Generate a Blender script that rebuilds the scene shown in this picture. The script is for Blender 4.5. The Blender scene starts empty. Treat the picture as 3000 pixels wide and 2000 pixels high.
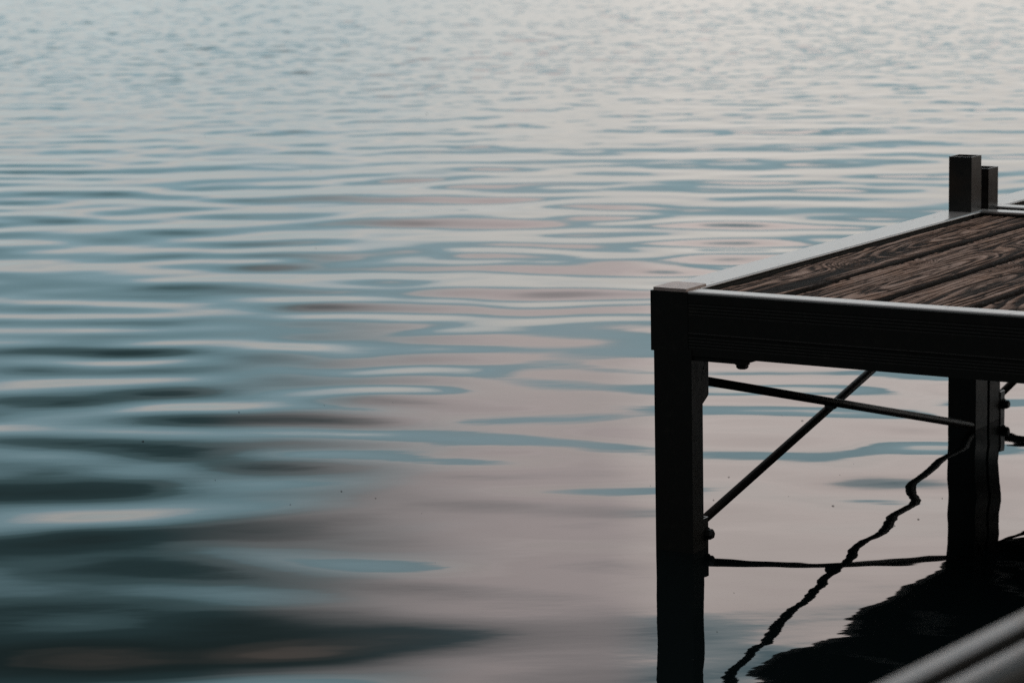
import bpy, bmesh, math, random
import numpy as np
from mathutils import Vector, Matrix

scn = bpy.context.scene
COL = scn.collection

# ------------------------------------------------------------------ camera
CAM = np.array([2.3434, -4.1031, 1.1455])
R_ = np.array([0.8434, 0.5370, -0.0190])
U_ = np.array([-0.0714, 0.1470, 0.9866])
W_ = np.array([-0.5325, 0.8307, -0.1623])
FPX = 8171.7                                   # focal length in pixels of a 3000 px wide frame
cd = bpy.data.cameras.new("camera")
cam = bpy.data.objects.new("camera", cd)
COL.objects.link(cam)
cam.matrix_world = Matrix(((R_[0], U_[0], -W_[0], CAM[0]), (R_[1], U_[1], -W_[1], CAM[1]),
                           (R_[2], U_[2], -W_[2], CAM[2]), (0, 0, 0, 1)))
cd.sensor_width = 36.0
cd.lens = FPX / 3000 * 36
cd.clip_start = 0.05
cd.clip_end = 6000
cd.dof.use_dof = True
cd.dof.focus_distance = 4.85
cd.dof.aperture_fstop = 9.0
cd.dof.aperture_blades = 7
scn.camera = cam

# ------------------------------------------------------------------ world: dusk sky with broken cloud
SUN_EL, SUN_AZ = 20.0, 62.0          # azimuth clockwise from +Y, degrees
w = bpy.data.worlds.new("World")
scn.world = w
w.use_nodes = True
nt = w.node_tree
nt.nodes.clear()


class G:
    """small helper that writes node graphs"""
    def __init__(s, nt): s.nt = nt
    def n(s, t, **k):
        o = s.nt.nodes.new(t)
        for a, b in k.items(): setattr(o, a, b)
        return o
    def put(s, sock, v):
        if hasattr(v, 'is_output'): s.nt.links.new(v, sock)
        else: sock.default_value = v
    def m(s, op, a, b=None, c=None, clamp=False):
        o = s.n('ShaderNodeMath', operation=op, use_clamp=clamp)
        s.put(o.inputs[0], a)
        if b is not None: s.put(o.inputs[1], b)
        if c is not None: s.put(o.inputs[2], c)
        return o.outputs[0]
    def dot(s, v, k):
        o = s.n('ShaderNodeVectorMath', operation='DOT_PRODUCT')
        s.put(o.inputs[0], v); s.put(o.inputs[1], k)
        return o.outputs['Value']
    def xyz(s, x, y, z):
        o = s.n('ShaderNodeCombineXYZ')
        for i, q in enumerate((x, y, z)): s.put(o.inputs[i], q)
        return o.outputs[0]
    def mr(s, v, a, b, c=0.0, d=1.0, smooth=True):
        o = s.n('ShaderNodeMapRange')
        if smooth: o.interpolation_type = 'SMOOTHSTEP'
        for i, q in enumerate((v, a, b, c, d)): s.put(o.inputs[i], q)
        return o.outputs[0]
    def noise(s, vec, scale, detail=3, rough=.5, dist=0.0):
        o = s.n('ShaderNodeTexNoise')
        s.put(o.inputs['Vector'], vec); o.inputs['Scale'].default_value = scale
        o.inputs['Detail'].default_value = detail; o.inputs['Roughness'].default_value = rough
        o.inputs['Distortion'].default_value = dist
        return o.outputs['Fac']
    def ramp(s, f, stops, interp='EASE'):
        o = s.n('ShaderNodeValToRGB')
        cr = o.color_ramp; cr.interpolation = interp
        while len(cr.elements) < len(stops): cr.elements.new(.5)
        for e, (p, c) in zip(cr.elements, stops):
            e.position = p
        for e, (p, c) in zip(cr.elements, stops):
            e.color = (*c, 1) if len(c) == 3 else c
        s.put(o.inputs[0], f)
        return o.outputs[0]
    def mix(s, f, a, b, mode='MIX'):
        o = s.n('ShaderNodeMix', data_type='RGBA', blend_type=mode)
        s.put(o.inputs[0], f); s.put(o.inputs[6], a); s.put(o.inputs[7], b)
        return o.outputs[2]


g = G(nt)
D = g.n('ShaderNodeTexCoord').outputs['Generated']
VA = (-0.5397, 0.8418, 0.0)          # the horizontal direction the lake opens to
VR = (0.8418, 0.5397, 0.0)
zz = g.dot(D, (0, 0, 1))
el = g.m('MULTIPLY', g.m('ARCSINE', g.m('MAXIMUM', g.m('MINIMUM', zz, 0.9999), 0.0)), 57.2958)
az = g.m('MULTIPLY', g.m('ARCTAN2', g.dot(D, VR), g.dot(D, VA)), 57.2958)
cv = g.xyz(g.m('DIVIDE', az, 9.0), g.m('DIVIDE', el, 3.2), 0.0)
n1 = g.noise(cv, 1.0, 4, .55, .6)
n2 = g.noise(g.xyz(g.m('DIVIDE', az, 22.0), g.m('DIVIDE', el, 9.0), 5.0), 1.0, 3, .5)
elw = g.m('ADD', el, g.m('MULTIPLY', g.m('SUBTRACT', n1, .5), 2.6))
elw = g.m('MAXIMUM', g.m('ADD', elw, g.m('MULTIPLY', g.m('SUBTRACT', n2, .5), 2.2)), 0.0)
t = g.m('DIVIDE', elw, 60.0, clamp=True)


def stops(lst): return [(e / 60.0, c) for e, c in lst]


SKY_R = stops([(0, (.84, .83, .80)), (3.2, (.85, .84, .81)), (5.2, (1.04, 1.0, .94)), (6.6, (1.0, .99, .95)), (7.5, (.50, .67, .74)),
               (9.4, (.55, .71, .77)), (10.7, (1.12, .99, .95)), (14.0, (1.24, 1.07, 1.05)), (16.8, (.95, .86, .86)),
               (19.5, (.30, .40, .44)), (26, (.35, .42, .46)), (38, (.62, .61, .62)), (60, (.66, .65, .66))])
SKY_P = stops([(0, (.98, .94, .89)), (4.5, (1.02, .98, .92)), (6.4, (.97, .96, .94)), (7.5, (.48, .68, .75)), (9.6, (.46, .66, .73)),
               (10.7, (1.40, 1.26, 1.19)), (13.0, (1.62, 1.42, 1.34)), (15.2, (1.66, 1.44, 1.36)),
               (16.3, (.72, .84, .88)), (17.2, (.28, .45, .52)), (22, (.24, .38, .43)), (38, (.62, .61, .62)), (60, (.66, .65, .66))])
SKY_L = stops([(0, (.62, .70, .72)), (3.0, (.68, .77, .78)), (4.8, (.85, .86, .84)), (6.2, (.68, .80, .85)), (8.0, (.45, .68, .77)),
               (10.5, (.37, .60, .68)), (12.4, (.28, .47, .53)), (14.2, (.15, .27, .295)), (16.2, (.07, .135, .145)), (19.5, (.05, .085, .085)),
               (22.5, (.36, .30, .26)), (26, (.36, .31, .28)), (31, (.22, .23, .24)), (42, (.60, .59, .59)), (60, (.66, .65, .66))])
cr_ = g.ramp(t, SKY_R)
cl_ = g.ramp(t, SKY_L)
azn = g.m('ADD', az, g.m('MULTIPLY', g.m('SUBTRACT', n2, .5), 8.0))
side = g.mr(azn, -6.8, 1.6)
cloud = g.mix(side, cl_, cr_)
cloud = g.mix(g.mr(az, 1.6, 3.6), cloud, g.ramp(t, SKY_P))
bright = g.m('ADD', .86, g.m('MULTIPLY', n1, .28))
bc = g.n('ShaderNodeVectorMath', operation='SCALE')
g.put(bc.inputs[0], cloud); g.put(bc.inputs['Scale'], bright)
cloud = bc.outputs[0]
# the sky is dimmed behind the viewer, most at low elevations, to keep fronts dark
beh = g.mr(g.m('ABSOLUTE', az), 35.0, 95.0)
low = g.mr(el, 55.0, 22.0)
dim = g.m('SUBTRACT', 1.0, g.m('MULTIPLY', beh, g.m('ADD', .22, g.m('MULTIPLY', low, .70))))
sc_ = g.n('ShaderNodeVectorMath', operation='SCALE')
g.put(sc_.inputs[0], cloud); g.put(sc_.inputs['Scale'], dim)
sky = g.n('ShaderNodeTexSky', sky_type='NISHITA')
sky.sun_disc = False
sky.sun_elevation = math.radians(SUN_EL)
sky.sun_rotation = math.radians(SUN_AZ)
sky.air_density = 1.2
sky.dust_density = 2.0
bg1 = g.n('ShaderNodeBackground'); g.put(bg1.inputs[0], sky.outputs[0]); bg1.inputs[1].default_value = 0.06
bg2 = g.n('ShaderNodeBackground'); g.put(bg2.inputs[0], sc_.outputs[0]); bg2.inputs[1].default_value = 1.0
mx = g.n('ShaderNodeMixShader'); mx.inputs[0].default_value = 0.93      # thick cloud over the clear sky
nt.links.new(bg1.outputs[0], mx.inputs[1]); nt.links.new(bg2.outputs[0], mx.inputs[2])
ow = g.n('ShaderNodeOutputWorld'); nt.links.new(mx.outputs[0], ow.inputs[0])

# ------------------------------------------------------------------ sun (veiled, soft)
sd = bpy.data.lights.new("sun", 'SUN')
sd.energy = 0.35
sd.angle = math.radians(14)
sd.color = (1.0, .88, .76)
so = bpy.data.objects.new("sun", sd)
COL.objects.link(so)
az_, el_ = math.radians(SUN_AZ), math.radians(SUN_EL)
sdir = Vector((math.sin(az_) * math.cos(el_), math.cos(az_) * math.cos(el_), math.sin(el_)))
so.rotation_euler = sdir.to_track_quat('Z', 'Y').to_euler()
so.location = (6, 6, 8)

vs = scn.view_settings
vs.view_transform = 'Standard'; vs.look = 'None'; vs.gamma = 1.0; vs.exposure = 0.0
vs.use_curve_mapping = False
scn.cycles.use_denoising = False
scn.cycles.max_bounces = 8
scn.cycles.glossy_bounces = 5
scn.cycles.caustics_reflective = False

# ------------------------------------------------------------------ helpers


def tag(o, label=None, cat=None, group=None, kind=None):
    if label: o['label'] = label
    if cat: o['category'] = cat
    if group: o['group'] = group
    if kind: o['kind'] = kind
    return o


def empty(name, loc):
    o = bpy.data.objects.new(name, None); COL.objects.link(o); o.location = loc
    o.empty_display_size = .1
    return o


def link_bm(name, bm, mat, parent=None, smooth=False, bevel=0.0, seg=2):
    if bevel > 0:
        es = [e for e in bm.edges if len(e.link_faces) == 2 and e.calc_face_angle(0) > .5]
        bmesh.ops.bevel(bm, geom=es, offset=bevel, segments=seg, affect='EDGES', profile=.6, clamp_overlap=True)
    bmesh.ops.recalc_face_normals(bm, faces=bm.faces[:])
    me = bpy.data.meshes.new(name)
    bm.to_mesh(me); bm.free()
    if smooth:
        for p in me.polygons: p.use_smooth = True
    me.materials.append(mat)
    o = bpy.data.objects.new(name, me); COL.objects.link(o)
    if parent:
        o.parent = parent
        if parent.type == 'EMPTY' or True:
            pw = Vector(parent.location)
            q = parent.parent
            while q: pw += Vector(q.location); q = q.parent
            for v in me.vertices: v.co -= pw
    return o


def add_box(bm, a, b):
    x0, y0, z0 = a; x1, y1, z1 = b
    vs_ = [bm.verts.new(p) for p in ((x0, y0, z0), (x1, y0, z0), (x1, y1, z0), (x0, y1, z0),
                                     (x0, y0, z1), (x1, y0, z1), (x1, y1, z1), (x0, y1, z1))]
    for f in ((0, 3, 2, 1), (4, 5, 6, 7), (0, 1, 5, 4), (1, 2, 6, 5), (2, 3, 7, 6), (3, 0, 4, 7)):
        bm.faces.new([vs_[i] for i in f])


def box(name, a, b, mat, parent, bevel=.001):
    bm = bmesh.new(); add_box(bm, a, b)
    return link_bm(name, bm, mat, parent, bevel=bevel)


def extrude_profile(bm, pts, axis, a, b):
    """pts: closed polygon in the plane across `axis`; extruded from a to b along it"""
    def P(p, s):
        return (s, p[0], p[1]) if axis == 'X' else ((p[0], s, p[1]) if axis == 'Y' else (p[0], p[1], s))
    v0 = [bm.verts.new(P(p, a)) for p in pts]; v1 = [bm.verts.new(P(p, b)) for p in pts]
    n = len(pts)
    for i in range(n):
        j = (i + 1) % n
        bm.faces.new((v0[i], v0[j], v1[j], v1[i]))
    bm.faces.new(v0[::-1]); bm.faces.new(v1)


def rod(bm, p, q, r, n=16):
    p, q = Vector(p), Vector(q); d = (q - p).normalized()
    a = d.orthogonal().normalized(); b = d.cross(a)
    A, B = [], []
    for i in range(n):
        th = 2 * math.pi * i / n; o = (a * math.cos(th) + b * math.sin(th)) * r
        A.append(bm.verts.new(p + o)); B.append(bm.verts.new(q + o))
    for i in range(n):
        j = (i + 1) % n; bm.faces.new((A[i], A[j], B[j], B[i]))
    bm.faces.new(A[::-1]); bm.faces.new(B)


def hexbolt(bm, p, d, r, h, n=6, washer=True):
    """hexagonal head with a chamfered crown on a washer, pointing along d"""
    p, d = Vector(p), Vector(d).normalized()
    a = d.orthogonal().normalized(); b = d.cross(a)
    def ring(rr, s, k=n, ph=.3):
        return [bm.verts.new(p + d * s + (a * math.cos(2 * math.pi * i / k + ph) + b * math.sin(2 * math.pi * i / k + ph)) * rr) for i in range(k)]
    rings = [ring(r, 0), ring(r, h * .72), ring(r * .74, h)]
    for A, B in zip(rings, rings[1:]):
        for i in range(n):
            j = (i + 1) % n; bm.faces.new((A[i], A[j], B[j], B[i]))
    bm.faces.new(rings[-1]); bm.faces.new(rings[0][::-1])
    if washer:
        rod(bm, p - d * .001, p + d * .0018, r * 1.22, 14)


def new_mat(name):
    m = bpy.data.materials.new(name); m.use_nodes = True
    nt = m.node_tree; nt.nodes.clear()
    g = G(nt)
    out = g.n('ShaderNodeOutputMaterial'); b = g.n('ShaderNodeBsdfPrincipled')
    nt.links.new(b.outputs[0], out.inputs[0])
    return m, g, b


def bump(g, b, h, strength, dist):
    o = g.n('ShaderNodeBump'); o.inputs['Strength'].default_value = strength
    o.inputs['Distance'].default_value = dist
    g.put(o.inputs['Height'], h); g.put(b.inputs['Normal'], o.outputs[0])


def obj_co(g): return g.n('ShaderNodeTexCoord').outputs['Object']


# ------------------------------------------------------------------ materials
def painted_metal(name, base, rough, ior, dirt=.35, scale=60, rust=0.0):
    m, g, b = new_mat(name)
    co = obj_co(g)
    n = g.noise(co, scale, 5, .65)
    n2 = g.noise(co, scale * .12, 3, .5)
    c = g.mix(g.m('MULTIPLY', g.mr(n, .5, .75), dirt), (*base, 1), (base[0] * 2.4 + .012, base[1] * 2.2 + .010, base[2] * 2 + .008, 1))
    if rust > 0:
        c = g.mix(g.m('MULTIPLY', g.mr(n2, .52, .7), rust), c, (.10, .055, .03, 1))
    g.put(b.inputs['Base Color'], c)
    g.put(b.inputs['Roughness'], g.m('ADD', rough, g.m('MULTIPLY', g.m('SUBTRACT', n, .5), .18)))
    b.inputs['IOR'].default_value = ior
    bump(g, b, n, .12, .0006)
    return m


M_BLACK = painted_metal("dark_painted_steel", (.0085, .0085, .007), .5, 1.45)
M_TUBE = painted_metal("weathered_tube_steel", (.010, .0092, .0080), .34, 1.6, dirt=.6, scale=45, rust=.25)
M_ROD = painted_metal("brace_steel", (.008, .0075, .006), .55, 1.42, dirt=.5, scale=80, rust=.2)

# satin edge rail: sky sheen painted in as a base lighter than the beams
m, g, b = new_mat("sheen_edge_rail")
co = obj_co(g)
mp = g.n('ShaderNodeMapping'); mp.inputs['Scale'].default_value = (3, 1, 3); g.put(mp.inputs[0], co)
n = g.noise(co, 130, 5, .7)
n2 = g.noise(mp.outputs[0], 9, 4, .6)
spots = g.mr(g.noise(mp.outputs[0], 36, 6, .72), .60, .70)
g.put(b.inputs['Base Color'], g.mix(spots, (.285, .28, .27, 1), (.19, .155, .13, 1)))
g.put(b.inputs['Roughness'], g.m('ADD', .16, g.m('ADD', g.m('MULTIPLY', n2, .08), g.m('MULTIPLY', spots, .25))))
b.inputs['IOR'].default_value = 2.7
bump(g, b, n, .012, .0003)
M_RAIL = m
M_HAND = painted_metal("handrail_highlight", (.20, .185, .18), .35, 1.8, dirt=.7, scale=110, rust=.75)  # pale base with the sky highlight painted in

m, g, b = new_mat("weathered_corner_plate")
co = obj_co(g)
n = g.noise(co, 85, 6, .7)
mp = g.n('ShaderNodeMapping'); mp.inputs['Scale'].default_value = (.35, 1.6, 1); g.put(mp.inputs[0], co)
scr = g.mr(g.noise(mp.outputs[0], 120, 5, .75), .60, .66)
c = g.mix(g.mr(n, .35, .7), (.46, .37, .335, 1), (.60, .50, .46, 1))
g.put(b.inputs['Base Color'], g.mix(scr, c, (.03, .022, .018, 1)))
b.inputs['Roughness'].default_value = .42
b.inputs['IOR'].default_value = 1.6
bump(g, b, g.m('SUBTRACT', n, scr), .3, .0008)
M_PLATE = m

# embossed wood-grain decking; the grain lives on the mesh, this colours ridge, valley and painted edge shade
m, g, b = new_mat("weathered_wood_decking")
at = g.n('ShaderNodeAttribute'); at.attribute_name = "grain_shade"
gr = at.outputs['Fac']
co = obj_co(g)
mp = g.n('ShaderNodeMapping'); mp.inputs['Scale'].default_value = (6, 1, 6); g.put(mp.inputs[0], co)
fib = g.noise(mp.outputs[0], 95, 5, .65)
blo = g.noise(co, 7.5, 4, .6)
pit = g.mr(g.noise(mp.outputs[0], 45, 6, .75), .60, .68)
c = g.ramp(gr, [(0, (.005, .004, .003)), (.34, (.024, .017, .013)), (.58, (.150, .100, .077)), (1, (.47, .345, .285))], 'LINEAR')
c = g.mix(g.mr(fib, .3, .72), g.mix(.18, c, (.03, .022, .017, 1)), c)
c = g.mix(g.m('MULTIPLY', g.mr(blo, .35, .7), .55), c, g.mix(1.0, c, (.80, .62, .47, 1), 'MULTIPLY'))
c = g.mix(g.m('MULTIPLY', pit, .6), c, (.022, .016, .012, 1))
g.put(b.inputs['Base Color'], c)
b.inputs['Roughness'].default_value = .75
b.inputs['Specular IOR Level'].default_value = .12
b.inputs['IOR'].default_value = 1.4
bump(g, b, fib, .5, .0012)
M_WOOD = m

# lake water: still, dark teal body, mirror surface
m, g, b = new_mat("lake_water")
co = obj_co(g)
g.put(b.inputs['Base Color'], (.003, .006, .0065, 1))
b.inputs['Roughness'].default_value = .015
b.inputs['IOR'].default_value = 1.333
mp = g.n('ShaderNodeMapping'); mp.inputs['Rotation'].default_value = (0, 0, math.radians(-32.7)); g.put(mp.inputs[0], co)
mp2 = g.n('ShaderNodeMapping'); mp2.inputs['Scale'].default_value = (.45, 1, 1); g.put(mp2.inputs[0], mp.outputs[0])
f1 = g.noise(mp2.outputs[0], 9.0, 2, .45)
f2 = g.noise(mp2.outputs[0], 34.0, 2, .5)
calm = g.mr(g.noise(co, .9, 2, .5), .42, .68)
bump(g, b, g.m('ADD', g.m('MULTIPLY', f1, .0004), g.m('MULTIPLY', g.m('MULTIPLY', f2, calm), .00008)), 1.0, 1.0)
M_WATER = m

m, g, b = new_mat("floating_specks")
b.inputs['Base Color'].default_value = (.012, .010, .008, 1); b.inputs['Roughness'].default_value = .7
M_SPECK = m
m, g, b = new_mat("spider_thread")
b.inputs['Base Color'].default_value = (.02, .018, .015, 1); b.inputs['Roughness'].default_value = .8
M_WEB = m

# ------------------------------------------------------------------ water: wave field as real geometry
rng = np.random.default_rng(11)
FOOT = CAM[:2]
AV = np.array([-0.5397, 0.8418]); AR = np.array([0.8418, 0.5397])


def sstep(x, a, b):
    t = np.clip((x - a) / (b - a), 0, 1); return t * t * (3 - 2 * t)


def pix_to_uv(x, y):
    d = W_ * FPX + R_ * (x - 1500) - U_ * (y - 1000)
    P = CAM + d * (-CAM[2] / d[2])
    q = P[:2] - FOOT
    return float(q @ AR), float(q @ AV)


def comps(n, lmin, lmax, spread, rms):
    lam = np.exp(rng.uniform(np.log(lmin), np.log(lmax), n))
    th = rng.normal(0, spread, n)
    k = 2 * np.pi / lam
    ku, kv = k * np.sin(th), k * np.cos(th)
    ph = rng.uniform(0, 2 * np.pi, n)
    sl = rms * math.sqrt(2.0 / n)                   # slope amplitude of each wave
    return ku, kv, k, ph, sl


NA, NC = 420, 220
kuA, kvA, kA, phA, slA = comps(NA, .21, 1.0, math.radians(27), .019)
kuC, kvC, kC, phC, slC = comps(NC, .09, .34, math.radians(70), .050)


def maskA(u, v):
    az = u / np.maximum(v, .5)
    lee = (1 - .58 * sstep(az, -.06, .02) * sstep(v, 9.5, 6.5))
    return lee * (1 - .45 * sstep(v, 6.0, 4.4)) * (1 - .30 * sstep(u / np.maximum(v, .5), -.02, .05) * sstep(v, 7.5, 9.5)) * (1 - .62 * sstep(v, 8.5, 16))


def maskC(u, v):
    return sstep(v, 9.5, 19.0) * .96 + .04


STREAKS = []                                       # crest and trough lines read off the photograph


def q(ox, oy, s, lst, val):
    for it in lst:
        x0, x1, y0 = it[:3]; y1 = it[3] if len(it) > 3 else y0
        STREAKS.append((ox + x0 * s, ox + x1 * s, oy + y0 * s, oy + y1 * s, val))


S1 = 1500 / 2352
q(0, 0, S1, [(720, 900, 605), (900, 1150, 575), (1750, 2050, 540), (700, 900, 712), (1350, 1600, 708), (1400, 1500, 765),
             (1150, 1900, 835, 800), (50, 470, 822), (450, 850, 852), (0, 300, 885), (700, 1250, 915), (0, 150, 937),
             (0, 250, 1000), (1000, 1500, 985), (150, 300, 1080), (550, 750, 1110), (700, 1200, 1060), (0, 250, 1180),
             (0, 200, 1300), (300, 480, 1315), (800, 1050, 1225), (650, 1000, 1365), (0, 300, 1410), (0, 700, 1480),
             (300, 650, 1555), (1400, 1800, 1430), (1350, 1600, 1500), (1700, 2300, 1240), (1500, 2352, 1550)], .019)
q(0, 0, S1, [(1100, 1800, 800, 780), (850, 1250, 898), (900, 1250, 945), (1300, 1900, 955), (600, 800, 992), (1750, 2300, 985),
             (850, 1300, 1015), (150, 600, 1055), (1950, 2250, 1075), (1800, 2300, 1103), (450, 750, 1140), (950, 1500, 1160),
             (600, 1050, 1203), (0, 150, 1250), (400, 700, 1245), (950, 1200, 1295), (1500, 2300, 1280), (50, 350, 1375),
             (850, 1150, 1425), (1850, 2352, 1385), (0, 700, 1440)], -.022)
q(1500, 0, S1, [(1180, 1480, 538), (870, 1120, 605), (470, 850, 600), (840, 990, 690), (1200, 1330, 693), (1680, 2100, 660),
                (0, 250, 690), (0, 700, 745), (880, 1200, 771), (1060, 1400, 838), (620, 1150, 858, 872), (1100, 1480, 905),
                (540, 800, 868), (900, 1080, 915), (740, 1050, 960), (1750, 2000, 965), (1830, 1990, 820)], .028)
q(1500, 0, S1, [(850, 1100, 1042), (880, 1170, 1113), (820, 1000, 1195), (640, 850, 1245), (100, 400, 1355)], .095)
q(1500, 0, S1, [(500, 1100, 730), (250, 700, 890), (0, 500, 970), (0, 560, 1060), (580, 1300, 1085), (740, 1000, 1165),
                (440, 700, 1190), (440, 700, 1285), (500, 640, 1390), (900, 1500, 1020), (1420, 1640, 890)], -.024)
q(1500, 0, S1, [(0, 800, 1225), (0, 600, 1340), (0, 600, 1430)], .03)
q(0, 1000, S1, [(0, 800, 35), (0, 300, 125), (0, 1000, 290, 215), (900, 1200, 380), (150, 1050, 460, 495), (1100, 1440, 580),
                (0, 700, 690, 640), (900, 1450, 845), (200, 800, 900), (0, 500, 960), (500, 1150, 1040), (1000, 1500, 1300, 1250),
                (1600, 2300, 1330, 1320), (900, 1400, 1470)], .040)
q(0, 1000, S1, [(0, 900, 1345), (600, 980, 1420), (0, 600, 1520), (1000, 1700, 1470)], .022)
q(0, 1000, S1, [(880, 1180, 115), (1350, 1650, 90), (1250, 1990, 180), (1250, 1650, 330), (1500, 2100, 1400)], .02)
q(0, 1000, S1, [(0, 700, 80), (0, 1000, 160), (300, 1200, 330), (0, 400, 365), (300, 900, 580), (1000, 1500, 440), (1300, 1900, 500),
                (0, 900, 740), (1000, 1500, 690)], -.014)
q(0, 1000, S1, [(200, 1300, 1120), (700, 1400, 935)], .013)
q(0, 1000, S1, [(0, 900, 1000), (0, 900, 1080), (0, 900, 1200), (0, 900, 1260)], .020)
q(0, 1000, S1, [(1500, 2300, 700), (1500, 2300, 800), (1500, 2300, 950), (1500, 2300, 1100), (1500, 2300, 1200), (1400, 2300, 600)], .006)
q(0, 1000, S1, [(150, 550, 1405), (150, 550, 1440), (1050, 1550, 1375), (1050, 1550, 1405), (1650, 1850, 1395), (2050, 2180, 1380)], .064)
S2 = 900 / 2352
q(2000, 1000, S2, [(450, 1000, 200), (300, 1000, 295), (160, 900, 470), (160, 900, 600), (1050, 2040, 650, 690), (160, 650, 715),
                   (160, 700, 790), (700, 1370, 760, 810), (200, 800, 995), (950, 1800, 1050), (1400, 2000, 1140), (1500, 2000, 1000), (1200, 1700, 1100)], .044)
q(0, 0, 1, [(2140, 2380, 1935), (2140, 2380, 1975), (2450, 2760, 1710), (2400, 2720, 1770), (2330, 2660, 1830), (2230, 2560, 1890)], .012)
q(2000, 1000, S2, [(200, 1000, 235), (250, 900, 320), (160, 700, 500), (160, 1300, 870), (900, 1500, 900), (160, 900, 1180),
                   (1000, 2040, 1300), (300, 1000, 1420), (1400, 2040, 760)], -.008)
OU, OV, OT = [], [], []
for x0, x1, y0, y1, val in STREAKS:
    n_ = max(2, int(abs(x1 - x0) / 90) + 1)
    for i in range(n_):
        f = (i + .5) / n_
        a, c = pix_to_uv(x0 + (x1 - x0) * f, y0 + (y1 - y0) * f)
        OU.append(a); OV.append(c); OT.append(val)
OU, OV, OT = map(np.array, (OU, OV, OT))
# the surface tilts towards the viewer where it falls towards the viewer: dh/dv > 0
arg = OU[:, None] * kuA + OV[:, None] * kvA + phA
mk = maskA(OU, OV)[:, None]
PhiC = np.cos(arg) * (kvA / kA) * mk                # slope along v of a*sin(arg)/k
PhiS = -np.sin(arg) * (kvA / kA) * mk               # slope along v of b*cos(arg)/k
Phi = np.concatenate([PhiC, PhiS], 1)
w0 = rng.normal(0, slA / math.sqrt(2), 2 * NA)
# waves of the far ripple set at the same spots
argC = OU[:, None] * kuC + OV[:, None] * kvC + phC
base = (np.cos(argC) * (kvC / kC)).sum(1) * slC * maskC(OU, OV)
S = slA ** 2 / 2
K = Phi @ Phi.T * S + np.eye(len(OT)) * (.006 ** 2)
wv = w0 + S * Phi.T @ np.linalg.solve(K, OT - base - Phi @ w0)
aA, bA = wv[:NA], wv[NA:]


def height(u, v):
    h = np.zeros_like(u)
    for i in range(NA):
        t_ = u * kuA[i] + v * kvA[i] + phA[i]
        h += (aA[i] * np.sin(t_) + bA[i] * np.cos(t_)) / kA[i]
    h *= maskA(u, v)
    h2 = np.zeros_like(u)
    for i in range(NC):
        h2 += slC / kC[i] * np.sin(u * kuC[i] + v * kvC[i] + phC[i])
    return h + h2 * maskC(u, v)


def axis_pts(segs):
    out = [segs[0][0]]
    for a, b, s0, s1 in segs:
        x = a
        while x < b - 1e-6:
            f = (x - a) / (b - a); x = min(b, x + s0 + (s1 - s0) * f); out.append(x)
    return np.array(out)


vv = axis_pts([(-1500, -40, 300, 20), (-40, 2.6, 8, .3), (2.6, 3.3, .08, .02), (3.3, 9, .017, .02), (9, 16, .02, .03), (16, 36, .03, .05),
               (36, 80, .3, 4), (80, 1800, 8, 300)])
up = axis_pts([(0, 2.2, .022, .022), (2.2, 5.2, .022, .035), (5.2, 7.5, .05, .16), (7.5, 40, .6, 6), (40, 1800, 8, 300)])
uu = np.concatenate([-up[:0:-1], up])
UU, VV = np.meshgrid(uu, vv)
fine = (np.abs(UU) < 7.6) & (VV > 2.0) & (VV < 37)
HH = np.zeros_like(UU)
HH[fine] = height(UU[fine], VV[fine])
HH *= sstep(np.abs(UU), 7.5, 5.5) * sstep(VV, 2.2, 3.0) * sstep(VV, 36.5, 30.0)
X = FOOT[0] + UU * AR[0] + VV * AV[0]; Y = FOOT[1] + UU * AR[1] + VV * AV[1]
nr, nc = UU.shape
idx = np.arange(nr * nc).reshape(nr, nc)
faces = np.stack([idx[:-1, :-1], idx[:-1, 1:], idx[1:, 1:], idx[1:, :-1]], -1).reshape(-1, 4)


def grid_mesh(name, verts, faces):
    me = bpy.data.meshes.new(name)
    me.vertices.add(len(verts)); me.vertices.foreach_set('co', np.ascontiguousarray(verts, np.float32).ravel())
    nf = len(faces)
    me.loops.add(nf * 4); me.loops.foreach_set('vertex_index', np.ascontiguousarray(faces, np.int32).ravel())
    me.polygons.add(nf)
    me.polygons.foreach_set('loop_start', np.arange(0, nf * 4, 4, dtype=np.int32))
    me.polygons.foreach_set('loop_total', np.full(nf, 4, np.int32))
    me.polygons.foreach_set('use_smooth', np.ones(nf, bool))
    me.update(calc_edges=True); me.validate()
    return me


wm = grid_mesh("water", np.stack([X, Y, HH], -1).reshape(-1, 3), faces)
wm.materials.append(M_WATER)
water = bpy.data.objects.new("water", wm); COL.objects.link(water)
tag(water, 'calm rippled lake water reflecting a pale pink and blue evening sky', 'water', kind='structure')

# ------------------------------------------------------------------ decking planks


def vnoise(x, y, seed):
    r = np.random.default_rng(seed); T = r.random((256, 256))
    xi, yi = np.floor(x).astype(int), np.floor(y).astype(int)
    fx, fy = x - xi, y - yi
    fx = fx * fx * (3 - 2 * fx); fy = fy * fy * (3 - 2 * fy)
    a = T[xi & 255, yi & 255]; b_ = T[(xi + 1) & 255, yi & 255]; c_ = T[xi & 255, (yi + 1) & 255]; d_ = T[(xi + 1) & 255, (yi + 1) & 255]
    return (a * (1 - fx) + b_ * fx) * (1 - fy) + (c_ * (1 - fx) + d_ * fx) * fy - .5


def fbm(x, y, seed, n=3):
    o = 0; a = 1.0
    for i in range(n):
        o = o + a * vnoise(x * 2 ** i, y * 2 ** i, seed + i); a *= .5
    return o


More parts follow.
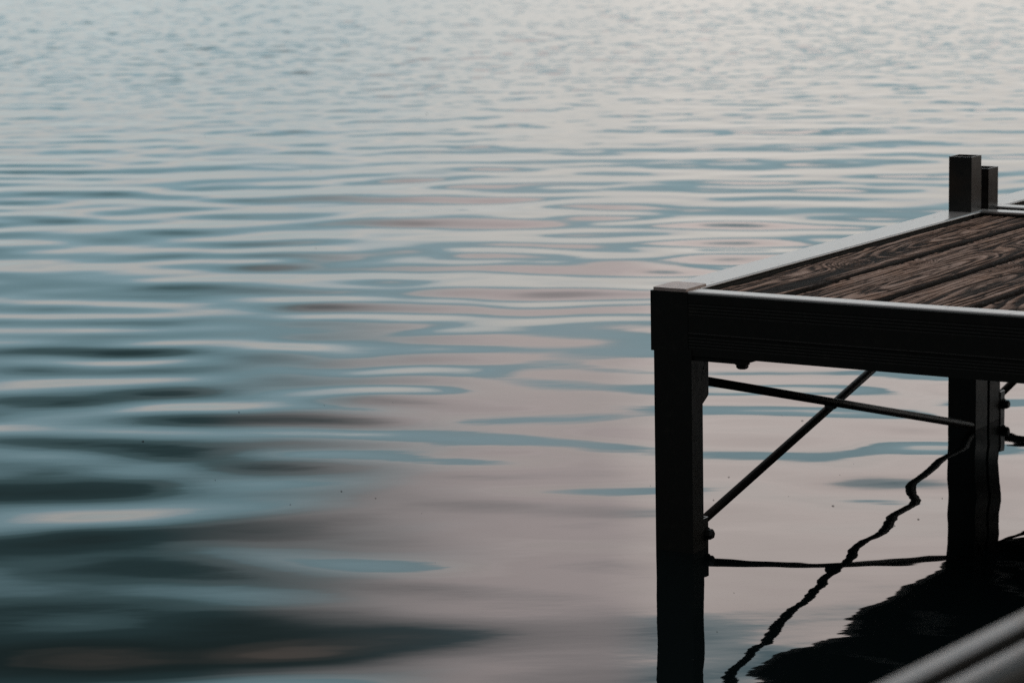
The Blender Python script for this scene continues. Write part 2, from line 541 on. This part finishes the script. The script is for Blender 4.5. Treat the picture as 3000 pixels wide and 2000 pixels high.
def plank_mesh(W, L, T, seed, nx, ny, knots, xc, d0, tilt):
    x = np.linspace(0, W, nx); y = np.linspace(0, L, ny)
    XX, YY = np.meshgrid(x, y)
    wx = .012 * fbm(XX / .08, YY / .34, seed) + .0030 * fbm(XX / .016, YY / .07, seed + 9)
    dd = d0 + tilt * (YY - L / 2) + .050 * fbm(XX * 0 + 3.3, YY / .45, seed + 20, 2)
    rr = np.sqrt((XX - xc + wx) ** 2 + (dd * .75) ** 2)
    for (kx, ky, ka, sx, sy) in knots:
        rr = rr + ka * np.exp(-(((XX - kx) / sx) ** 2 + ((YY - ky) / sy) ** 2))
    def rings(ph, up, dn):
        fr = ph - np.floor(ph)
        return np.clip(np.minimum(fr / up, (1 - fr) / dn) * 1.3 - .2, 0, 1)
    big = rings(rr / .0128 + .8 * fbm(XX / .030, YY / .25, seed + 50), .62, .26)
    small = rings(rr / .0062 + .9 * fbm(XX / .020, YY / .20, seed + 55), .5, .3)
    wear = np.clip(.62 + 1.9 * fbm(XX / .045, YY / .20, seed + 60), .0, 1.0)
    streak = fbm(XX / .011, YY / .30, seed + 65, 3)
    fibre = fbm(XX / .0020, YY / .05, seed + 70, 2)
    speck = np.clip(fbm(XX / .006, YY / .022, seed + 75, 2) - .22, 0, 1)
    grain_shade = np.clip(.50 + (big - .5) * (.22 + .52 * wear) + (small - .5) * .44 * (1.1 - wear) + streak * .62 + fibre * .30 - speck * 1.2, 0, 1)
    z = (grain_shade - .75) * .0036 * (.45 + .55 * wear)
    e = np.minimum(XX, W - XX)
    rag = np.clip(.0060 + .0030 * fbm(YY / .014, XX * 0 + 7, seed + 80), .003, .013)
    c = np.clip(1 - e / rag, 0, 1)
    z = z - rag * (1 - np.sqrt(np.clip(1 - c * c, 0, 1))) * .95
    grain_shade = grain_shade * (1 - .88 * np.sqrt(c))  # shade of the gaps painted into the board edges
    nv = nx * ny
    top = np.stack([XX, YY, z], -1).reshape(-1, 3)
    id_ = np.arange(nv).reshape(ny, nx)
    fc = [np.stack([id_[:-1, :-1], id_[:-1, 1:], id_[1:, 1:], id_[1:, :-1]], -1).reshape(-1, 4)]
    ring = np.concatenate([id_[0, :], id_[1:, -1], id_[-1, -2::-1], id_[-2:0:-1, 0]])
    low = top[ring].copy(); low[:, 2] = -T
    li = nv + np.arange(len(ring))
    fc.append(np.stack([ring, li, np.roll(li, -1), np.roll(ring, -1)], -1))
    bot = np.array([[0, 0, -T], [W, 0, -T], [W, L, -T], [0, L, -T]]); bi = nv + len(ring)
    fc.append(np.array([[bi, bi + 3, bi + 2, bi + 1]]))
    me = grid_mesh("plank", np.concatenate([top, low, bot]), np.concatenate(fc))
    at = me.attributes.new("grain_shade", 'FLOAT', 'POINT')
    gv = np.concatenate([grain_shade.ravel(), grain_shade.ravel()[ring] * .05, np.full(4, .2)]).astype(np.float32)  # side walls coloured near black as painted gap shade
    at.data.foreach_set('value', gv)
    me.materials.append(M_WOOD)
    return me


H = .4552
ZP = H - .0095
PITCH, GAP = .1688, .0150


def plank(root, i, y0, y1, seed, fine_, knots=(), xc=None, d0=.04, tilt=.05):
    x0 = .0705 if i == 0 else .2157 + (i - 1) * PITCH
    x1 = .2157 + i * PITCH - GAP
    W = x1 - x0; L = y1 - y0
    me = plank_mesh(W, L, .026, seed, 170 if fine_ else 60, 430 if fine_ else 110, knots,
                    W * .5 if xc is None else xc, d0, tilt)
    o = bpy.data.objects.new("plank", me); COL.objects.link(o)
    o.parent = root
    o.location = Vector((x0, y0, ZP)) - Vector(root.location)
    return o


# ------------------------------------------------------------------ dock profiles
DW = 1.93                                           # deck width


def beam_profile(yf, sgn):
    """ribbed web of a cross beam (y, z); yf is the outer face, sgn the direction of the outside"""
    o = []
    zs = [(.345, 0), (.3585, 0)]
    for k in range(4):
        z = .3595 + k * .0052
        zs += [(z, .0), (z + .0008, -.0003), (z + .0026, -.0003), (z + .0034, 0)]
    zs += [(.3805, 0), (.3815, .0009), (.3832, .0009), (.3838, 0)]
    for k in range(4):
        z = .4150 + k * .0056
        zs += [(z, .0), (z + .0008, -.0003), (z + .0026, -.0003), (z + .0034, 0)]
    zs += [(.4505, 0), (.4505, -.018)]
    for z, d in zs: o.append((yf + sgn * d, z))
    o[-1] = (yf - sgn * .0362, .4505)
    o += [(yf - sgn * .0362, .4380), (yf - sgn * .018, .4380), (yf - sgn * .018, .345)]
    return o


def trim_profile(yf, sgn):
    """lighter top of a cross beam, with sky sheen painted in"""
    return [(yf + sgn * .0002, .4506), (yf + sgn * .0002, .4532), (yf - sgn * .0008, .4547), (yf - sgn * .0026, H), (yf - sgn * .0355, H),
            (yf - sgn * .0369, H - .0014), (yf - sgn * .0369, .4506)]


def web_profile(x0, s):
    return [(x0 + s * .002, .327), (x0 + s * .002, .4475), (x0 + s * .0685, .4475), (x0 + s * .0685, .4360), (x0 + s * .018, .4360), (x0 + s * .018, .327)]


def side_trim_profile(x0, x1, s):
    """left edge rail (x, z): flat top with a rounded bead along its inner edge"""
    return [(x0, .4476), (x0, .452), (x0 + s * .0012, .4546), (x0 + s * .0035, H), (x1 - s * .0050, H), (x1 - s * .0020, H - .0004),
            (x1 - s * .0006, H - .0016), (x1, H - .0030), (x1 - s * .0004, H - .0044), (x1 - s * .0020, H - .0054), (x1 - s * .0060, .4476)]


def clamp(root, x0, x1, y0, z0, z1):
    """open channel bolted to the leg just above the water, two bolt heads on its back"""
    bm = bmesh.new()
    t_ = .0035
    prof = [(x0, y0), (x1, y0), (x1, y0 + .021), (x1 - t_, y0 + .0245), (x0, y0 + .0245), (x0, y0 + .021), (x1 - t_, y0 + .021), (x1 - t_, y0 + t_), (x0, y0 + t_)]
    extrude_profile(bm, prof, 'Z', z0, z1)
    c = link_bm("clamp", bm, M_TUBE, root)
    for z in (z1 - .029,):
        bm = bmesh.new()
        hexbolt(bm, (x1, y0 + .0155, z), (1, 0, 0), .0098, .0125)
        link_bm("bolt", bm, M_BLACK, c)
    return c


def section(root, y0, y1, planks_y, first, front_post):
    """one deck section between y0 and y1"""
    # cross beams, their tops in the sheen-lightened colour
    xl = .0675 if first else .064
    for nm, yy, sg in (("front", y0, -1), ("rear", y1, 1)):
        x_ = xl if nm == "front" else .064
        bm = bmesh.new(); extrude_profile(bm, beam_profile(yy, sg), 'X', x_, DW)
        bb = link_bm(nm + "_beam", bm, M_BLACK, root)
        bm = bmesh.new(); extrude_profile(bm, trim_profile(yy, sg), 'X', x_, DW)
        link_bm("lit_edge_top", bm, M_RAIL, bb)
    # side rails
    ya = .056 if first else y0 + .004
    for x0, x1, sg, a_, b_ in ((-.008, .064, 1, ya, y1 - .006), (DW + .072, DW, -1, y0, y1)):
        bm = bmesh.new(); extrude_profile(bm, web_profile(x0, sg), 'Y', a_, b_)
        bb = link_bm("side_beam", bm, M_BLACK, root)
        bm = bmesh.new(); extrude_profile(bm, side_trim_profile(x0, x1, sg), 'Y', a_, b_)
        link_bm("lit_edge_top", bm, M_RAIL, bb)
    # joists under the boards
    n = 3
    for k in range(n):
        yy = y0 + (y1 - y0) * (k + 1) / (n + 1)
        box("joist", (.024, yy - .02, .352), (DW - .02, yy + .02, .4185), M_BLACK, root, .002)


# ------------------------------------------------------------------ near section
Y1 = 1.302
near = empty("dock_section", (0, 0, 0))
tag(near, 'near dock section of weathered brown planks with capped front corner post standing in the lake', 'dock', 'dock sections bolted end to end')
section(near, .0034, Y1, None, True, True)
for k in range(11):
    kn = {0: [(.070, .45, -.034, .036, .045), (.050, .30, .016, .035, .10)],
          1: [(.030, .50, .060, .028, .034), (.10, .74, .024, .035, .08)],
          2: [(.035, .52, .075, .032, .042)], 3: [(.09, .2, .05, .03, .04)]}.get(k, [(.08, .3 + .06 * k, .02, .03, .04)])
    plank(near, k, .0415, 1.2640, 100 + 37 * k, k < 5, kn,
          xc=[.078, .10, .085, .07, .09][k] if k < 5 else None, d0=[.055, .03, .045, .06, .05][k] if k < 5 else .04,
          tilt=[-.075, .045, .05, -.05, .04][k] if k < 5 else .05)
box("leg", (.0008, .0015, -1.1), (.0742, .0400, .3560), M_BLACK, near, .0025)
# corner casting and its weathered cap plate
bm = bmesh.new(); add_box(bm, (-.0058, .0030, .3490), (.0668, .0540, .4528))
link_bm("corner_sleeve", bm, M_BLACK, near, bevel=.002)
bm = bmesh.new()
cp = [(-.0005, .0050), (.0615, .0050), (.0630, .0060), (.0630, .0760), (.0600, .0800), (.0060, .0800), (-.0010, .0730), (-.0020, .0640), (-.0015, .0060)]
extrude_profile(bm, cp, 'Z', .4530, .4586)
link_bm("corner_cap", bm, M_PLATE, near, bevel=.0009)
# gusset under the front beam with its bolt
bm = bmesh.new()
extrude_profile(bm, [(.0742, .3440), (.0742, .3362), (.170, .3362), (.196, .3446)], 'Y', .006, .034)
gus = link_bm("gusset", bm, M_BLACK, near)
bm = bmesh.new(); hexbolt(bm, (.1625, .019, .3362), (0, 0, -1), .0105, .0095)
link_bm("bolt", bm, M_BLACK, gus)
# upper brace lug behind the corner leg
bm = bmesh.new()
extrude_profile(bm, [(.0400, .3440), (.0620, .3440), (.0620, .2690), (.0590, .2660), (.0420, .2560), (.0400, .2560)], 'X', .050, .0738)
link_bm("brace_lug", bm, M_BLACK, near)
clamp(near, .024, .0715, .0405, -.060, .0520)
bm = bmesh.new(); rod(bm, (.0610, .058, .2930), (.0610, 1.226, .0092), .0080)
link_bm("brace", bm, M_ROD, near, smooth=True)
bm = bmesh.new(); rod(bm, (.0460, .0560, .0300), (.0460, 1.226, .3000), .0080)
link_bm("brace", bm, M_ROD, near, smooth=True)
bm = bmesh.new(); rod(bm, (.0535, .572, .1620), (.0535, .592, .1600), .0095, 12)
link_bm("brace_clip", bm, M_TUBE, near, bevel=.001)
# rear leg and its tube standing proud of the deck
box("leg", (.0065, 1.2335, -1.1), (.0690, 1.2935, .3500), M_BLACK, near, .003)


def tube(root, x0, y0, s, z0, z1):
    t_ = .0032
    bm = bmesh.new()
    O = [(x0, y0), (x0 + s, y0), (x0 + s, y0 + s), (x0, y0 + s)]
    I = [(x0 + t_, y0 + t_), (x0 + s - t_, y0 + t_), (x0 + s - t_, y0 + s - t_), (x0 + t_, y0 + s - t_)]
    r4 = []
    for P, z in ((O, z0), (O, z1), (I, z1), (I, z0)):
        r4.append([bm.verts.new((*p, z)) for p in P])
    for A, B in zip(r4, r4[1:]):
        for i in range(4):
            j = (i + 1) % 4; bm.faces.new((A[i], A[j], B[j], B[i]))
    return link_bm("post_tube", bm, M_TUBE, root, bevel=.0011, seg=2)


tube(near, .0055, 1.232, .0505, H - .006, .5692)
box("tube_socket", (.0030, 1.2290, .4400), (.0635, 1.2955, H - .0012), M_BLACK, near, .001)
box("gap_blocker", (-.004, 1.2985, .3300), (.0600, 1.3535, .4460), M_BLACK, near, .001)  # filler added to block the bright gap between the sections
# spider threads and caught husks hanging under the beam
bm = bmesh.new()
def strand(pts, r=.00035):
    for a, c in zip(pts, pts[1:]): rod(bm, a, c, r, 5)
strand([(.0850, .03, .3365), (.0835, .03, .330), (.0850, .03, .3275), (.0815, .03, .3205), (.0785, .03, .309), (.0772, .03, .2985)])
strand([(.0925, .03, .3365), (.0890, .03, .326), (.0850, .03, .314), (.0775, .03, .2985)], .00022)
strand([(.0850, .03, .3275), (.0880, .03, .3345), (.0920, .03, .3345)])
rod(bm, (.0822, .03, .3222), (.0812, .03, .3178), .0011, 6)
rod(bm, (.0924, .03, .3352), (.0914, .03, .3335), .0011, 6)
link_bm("cobweb", bm, M_WEB, near)

# ------------------------------------------------------------------ rear section
Y2 = 1.3575
rear = empty("dock_section", (0, Y2, 0))
tag(rear, 'rear dock section beyond the joint, with the shorter hollow tube post at its corner', 'dock', 'dock sections bolted end to end')
section(rear, Y2 - .0034, Y2 + 1.30, None, False, False)
for k in range(11):
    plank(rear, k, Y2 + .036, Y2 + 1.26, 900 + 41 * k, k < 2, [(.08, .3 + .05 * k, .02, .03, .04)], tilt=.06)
tube(rear, .0035, 1.326, .0505, H - .006, .5365)
box("tube_socket", (.0015, 1.3225, .4400), (.0635, 1.3800, H - .0012), M_BLACK, rear, .001)
box("leg", (.0030, 1.3190, -1.1), (.0640, 1.3740, .3500), M_BLACK, rear, .003)
clamp(rear, .020, .0660, 1.3745, -.060, .0560)
bm = bmesh.new(); rod(bm, (.0610, 1.372, .2930), (.0610, 2.56, .0092), .0080)
link_bm("brace", bm, M_ROD, rear, smooth=True)
bm = bmesh.new(); rod(bm, (.0460, 1.386, .0340), (.0460, 2.56, .3000), .0080)
link_bm("brace", bm, M_ROD, rear, smooth=True)
box("leg", (.0065, 2.5700, -1.1), (.0690, 2.6300, .3500), M_BLACK, rear, .003)
for yy in (.0034,):
    box("leg", (DW - .07, yy, -1.1), (DW - .01, yy + .05, .35), M_BLACK, near, .003)

# ------------------------------------------------------------------ near handrail of the viewer's own landing, out of focus
hr = empty("handrail", (1.7029, -2.6, 0))
tag(hr, 'blurred dark handrail with two painted sky highlights crossing the bottom right corner', 'handrail')
OX, OY = 1.7029, -2.6
pr = [(OX - .001, .62), (OX - .001, .6955), (OX + .001, .6982), (OX + .0175, .6982), (OX + .0180, .6890), (OX + .0298, .6890), (OX + .0303, .6970),
      (OX + .0455, .6970), (OX + .0490, .6945), (OX + .0500, .6900), (OX + .0500, .62)]
bm = bmesh.new(); extrude_profile(bm, pr, 'Y', OY - 1.8, OY + .8)
link_bm("rail_body", bm, M_BLACK, hr)
for xa, xb, zb in ((0.0020, .0160, .6983), (.0312, .0415, .6971)):  # pale strips stand in for sky highlights on the rail top
    wd = xb - xa
    pr = [(OX + xa, zb), (OX + xa + wd * .08, zb + .0009), (OX + xa + wd * .3, zb + .0016), (OX + xa + wd * .7, zb + .0016), (OX + xa + wd * .92, zb + .0009), (OX + xb, zb)]
    bm = bmesh.new(); extrude_profile(bm, pr, 'Y', OY - 1.8, OY + .8)
    link_bm("highlight_strip", bm, M_HAND, hr)
for yy in (OY - 1.7, OY + .72):
    box("post", (OX + .008, yy - .017, -1.1), (OX + .042, yy + .017, .6195), M_BLACK, hr, .002)
hr.rotation_euler = (0, 0, -math.radians(3.3))

# ------------------------------------------------------------------ specks adrift on the water
bm = bmesh.new()
rs = random.Random(4)
SP = [(1905, 1420), (2290, 1220), (2350, 1235), (2460, 1392), (2310, 1452), (2440, 1480), (2090, 1466), (2135, 1395), (2690, 1520), (2760, 1455), (2620, 1540), (420, 1295), (418, 1296),
      (700, 1213), (630, 1400), (1235, 1500), (1275, 1645), (850, 1480), (1000, 1440), (1150, 1180), (2100, 1850), (2330, 1905), (2180, 1933), (1590, 250), (945, 397), (1250, 335),
      (600, 400), (1190, 255), (910, 500), (925, 730), (2350, 270), (2262, 100), (2216, 268), (390, 1240), (2015, 1160), (1405, 1360), (950, 1190), (2010, 1310), (2150, 1737), (2030, 1930), (2500, 1360), (1100, 1460)]
for (px, py) in SP:
    u_, v_ = pix_to_uv(px, py)
    hx = height(np.array([u_]), np.array([v_]))[0] + .0006
    cx, cy = FOOT + AR * u_ + AV * v_
    s = rs.uniform(.0004, .0014) * (1 + .12 * max(0, v_ - 6))
    n = 6; a0 = rs.random() * 6
    ax = rs.uniform(1.0, 3.2)
    Vt = [bm.verts.new((cx + s * ax * math.cos(a0 + 6.283 * i / n), cy + s * math.sin(a0 + 6.283 * i / n), hx)) for i in range(n)]
    tp = bm.verts.new((cx, cy, hx + s * .9))
    for i in range(n): bm.faces.new((Vt[i], Vt[(i + 1) % n], tp))
    bm.faces.new(Vt[::-1])
sp = link_bm("floating_specks", bm, M_SPECK)
tag(sp, 'tiny dark specks of plant matter scattered over the lake surface', 'debris', kind='stuff')
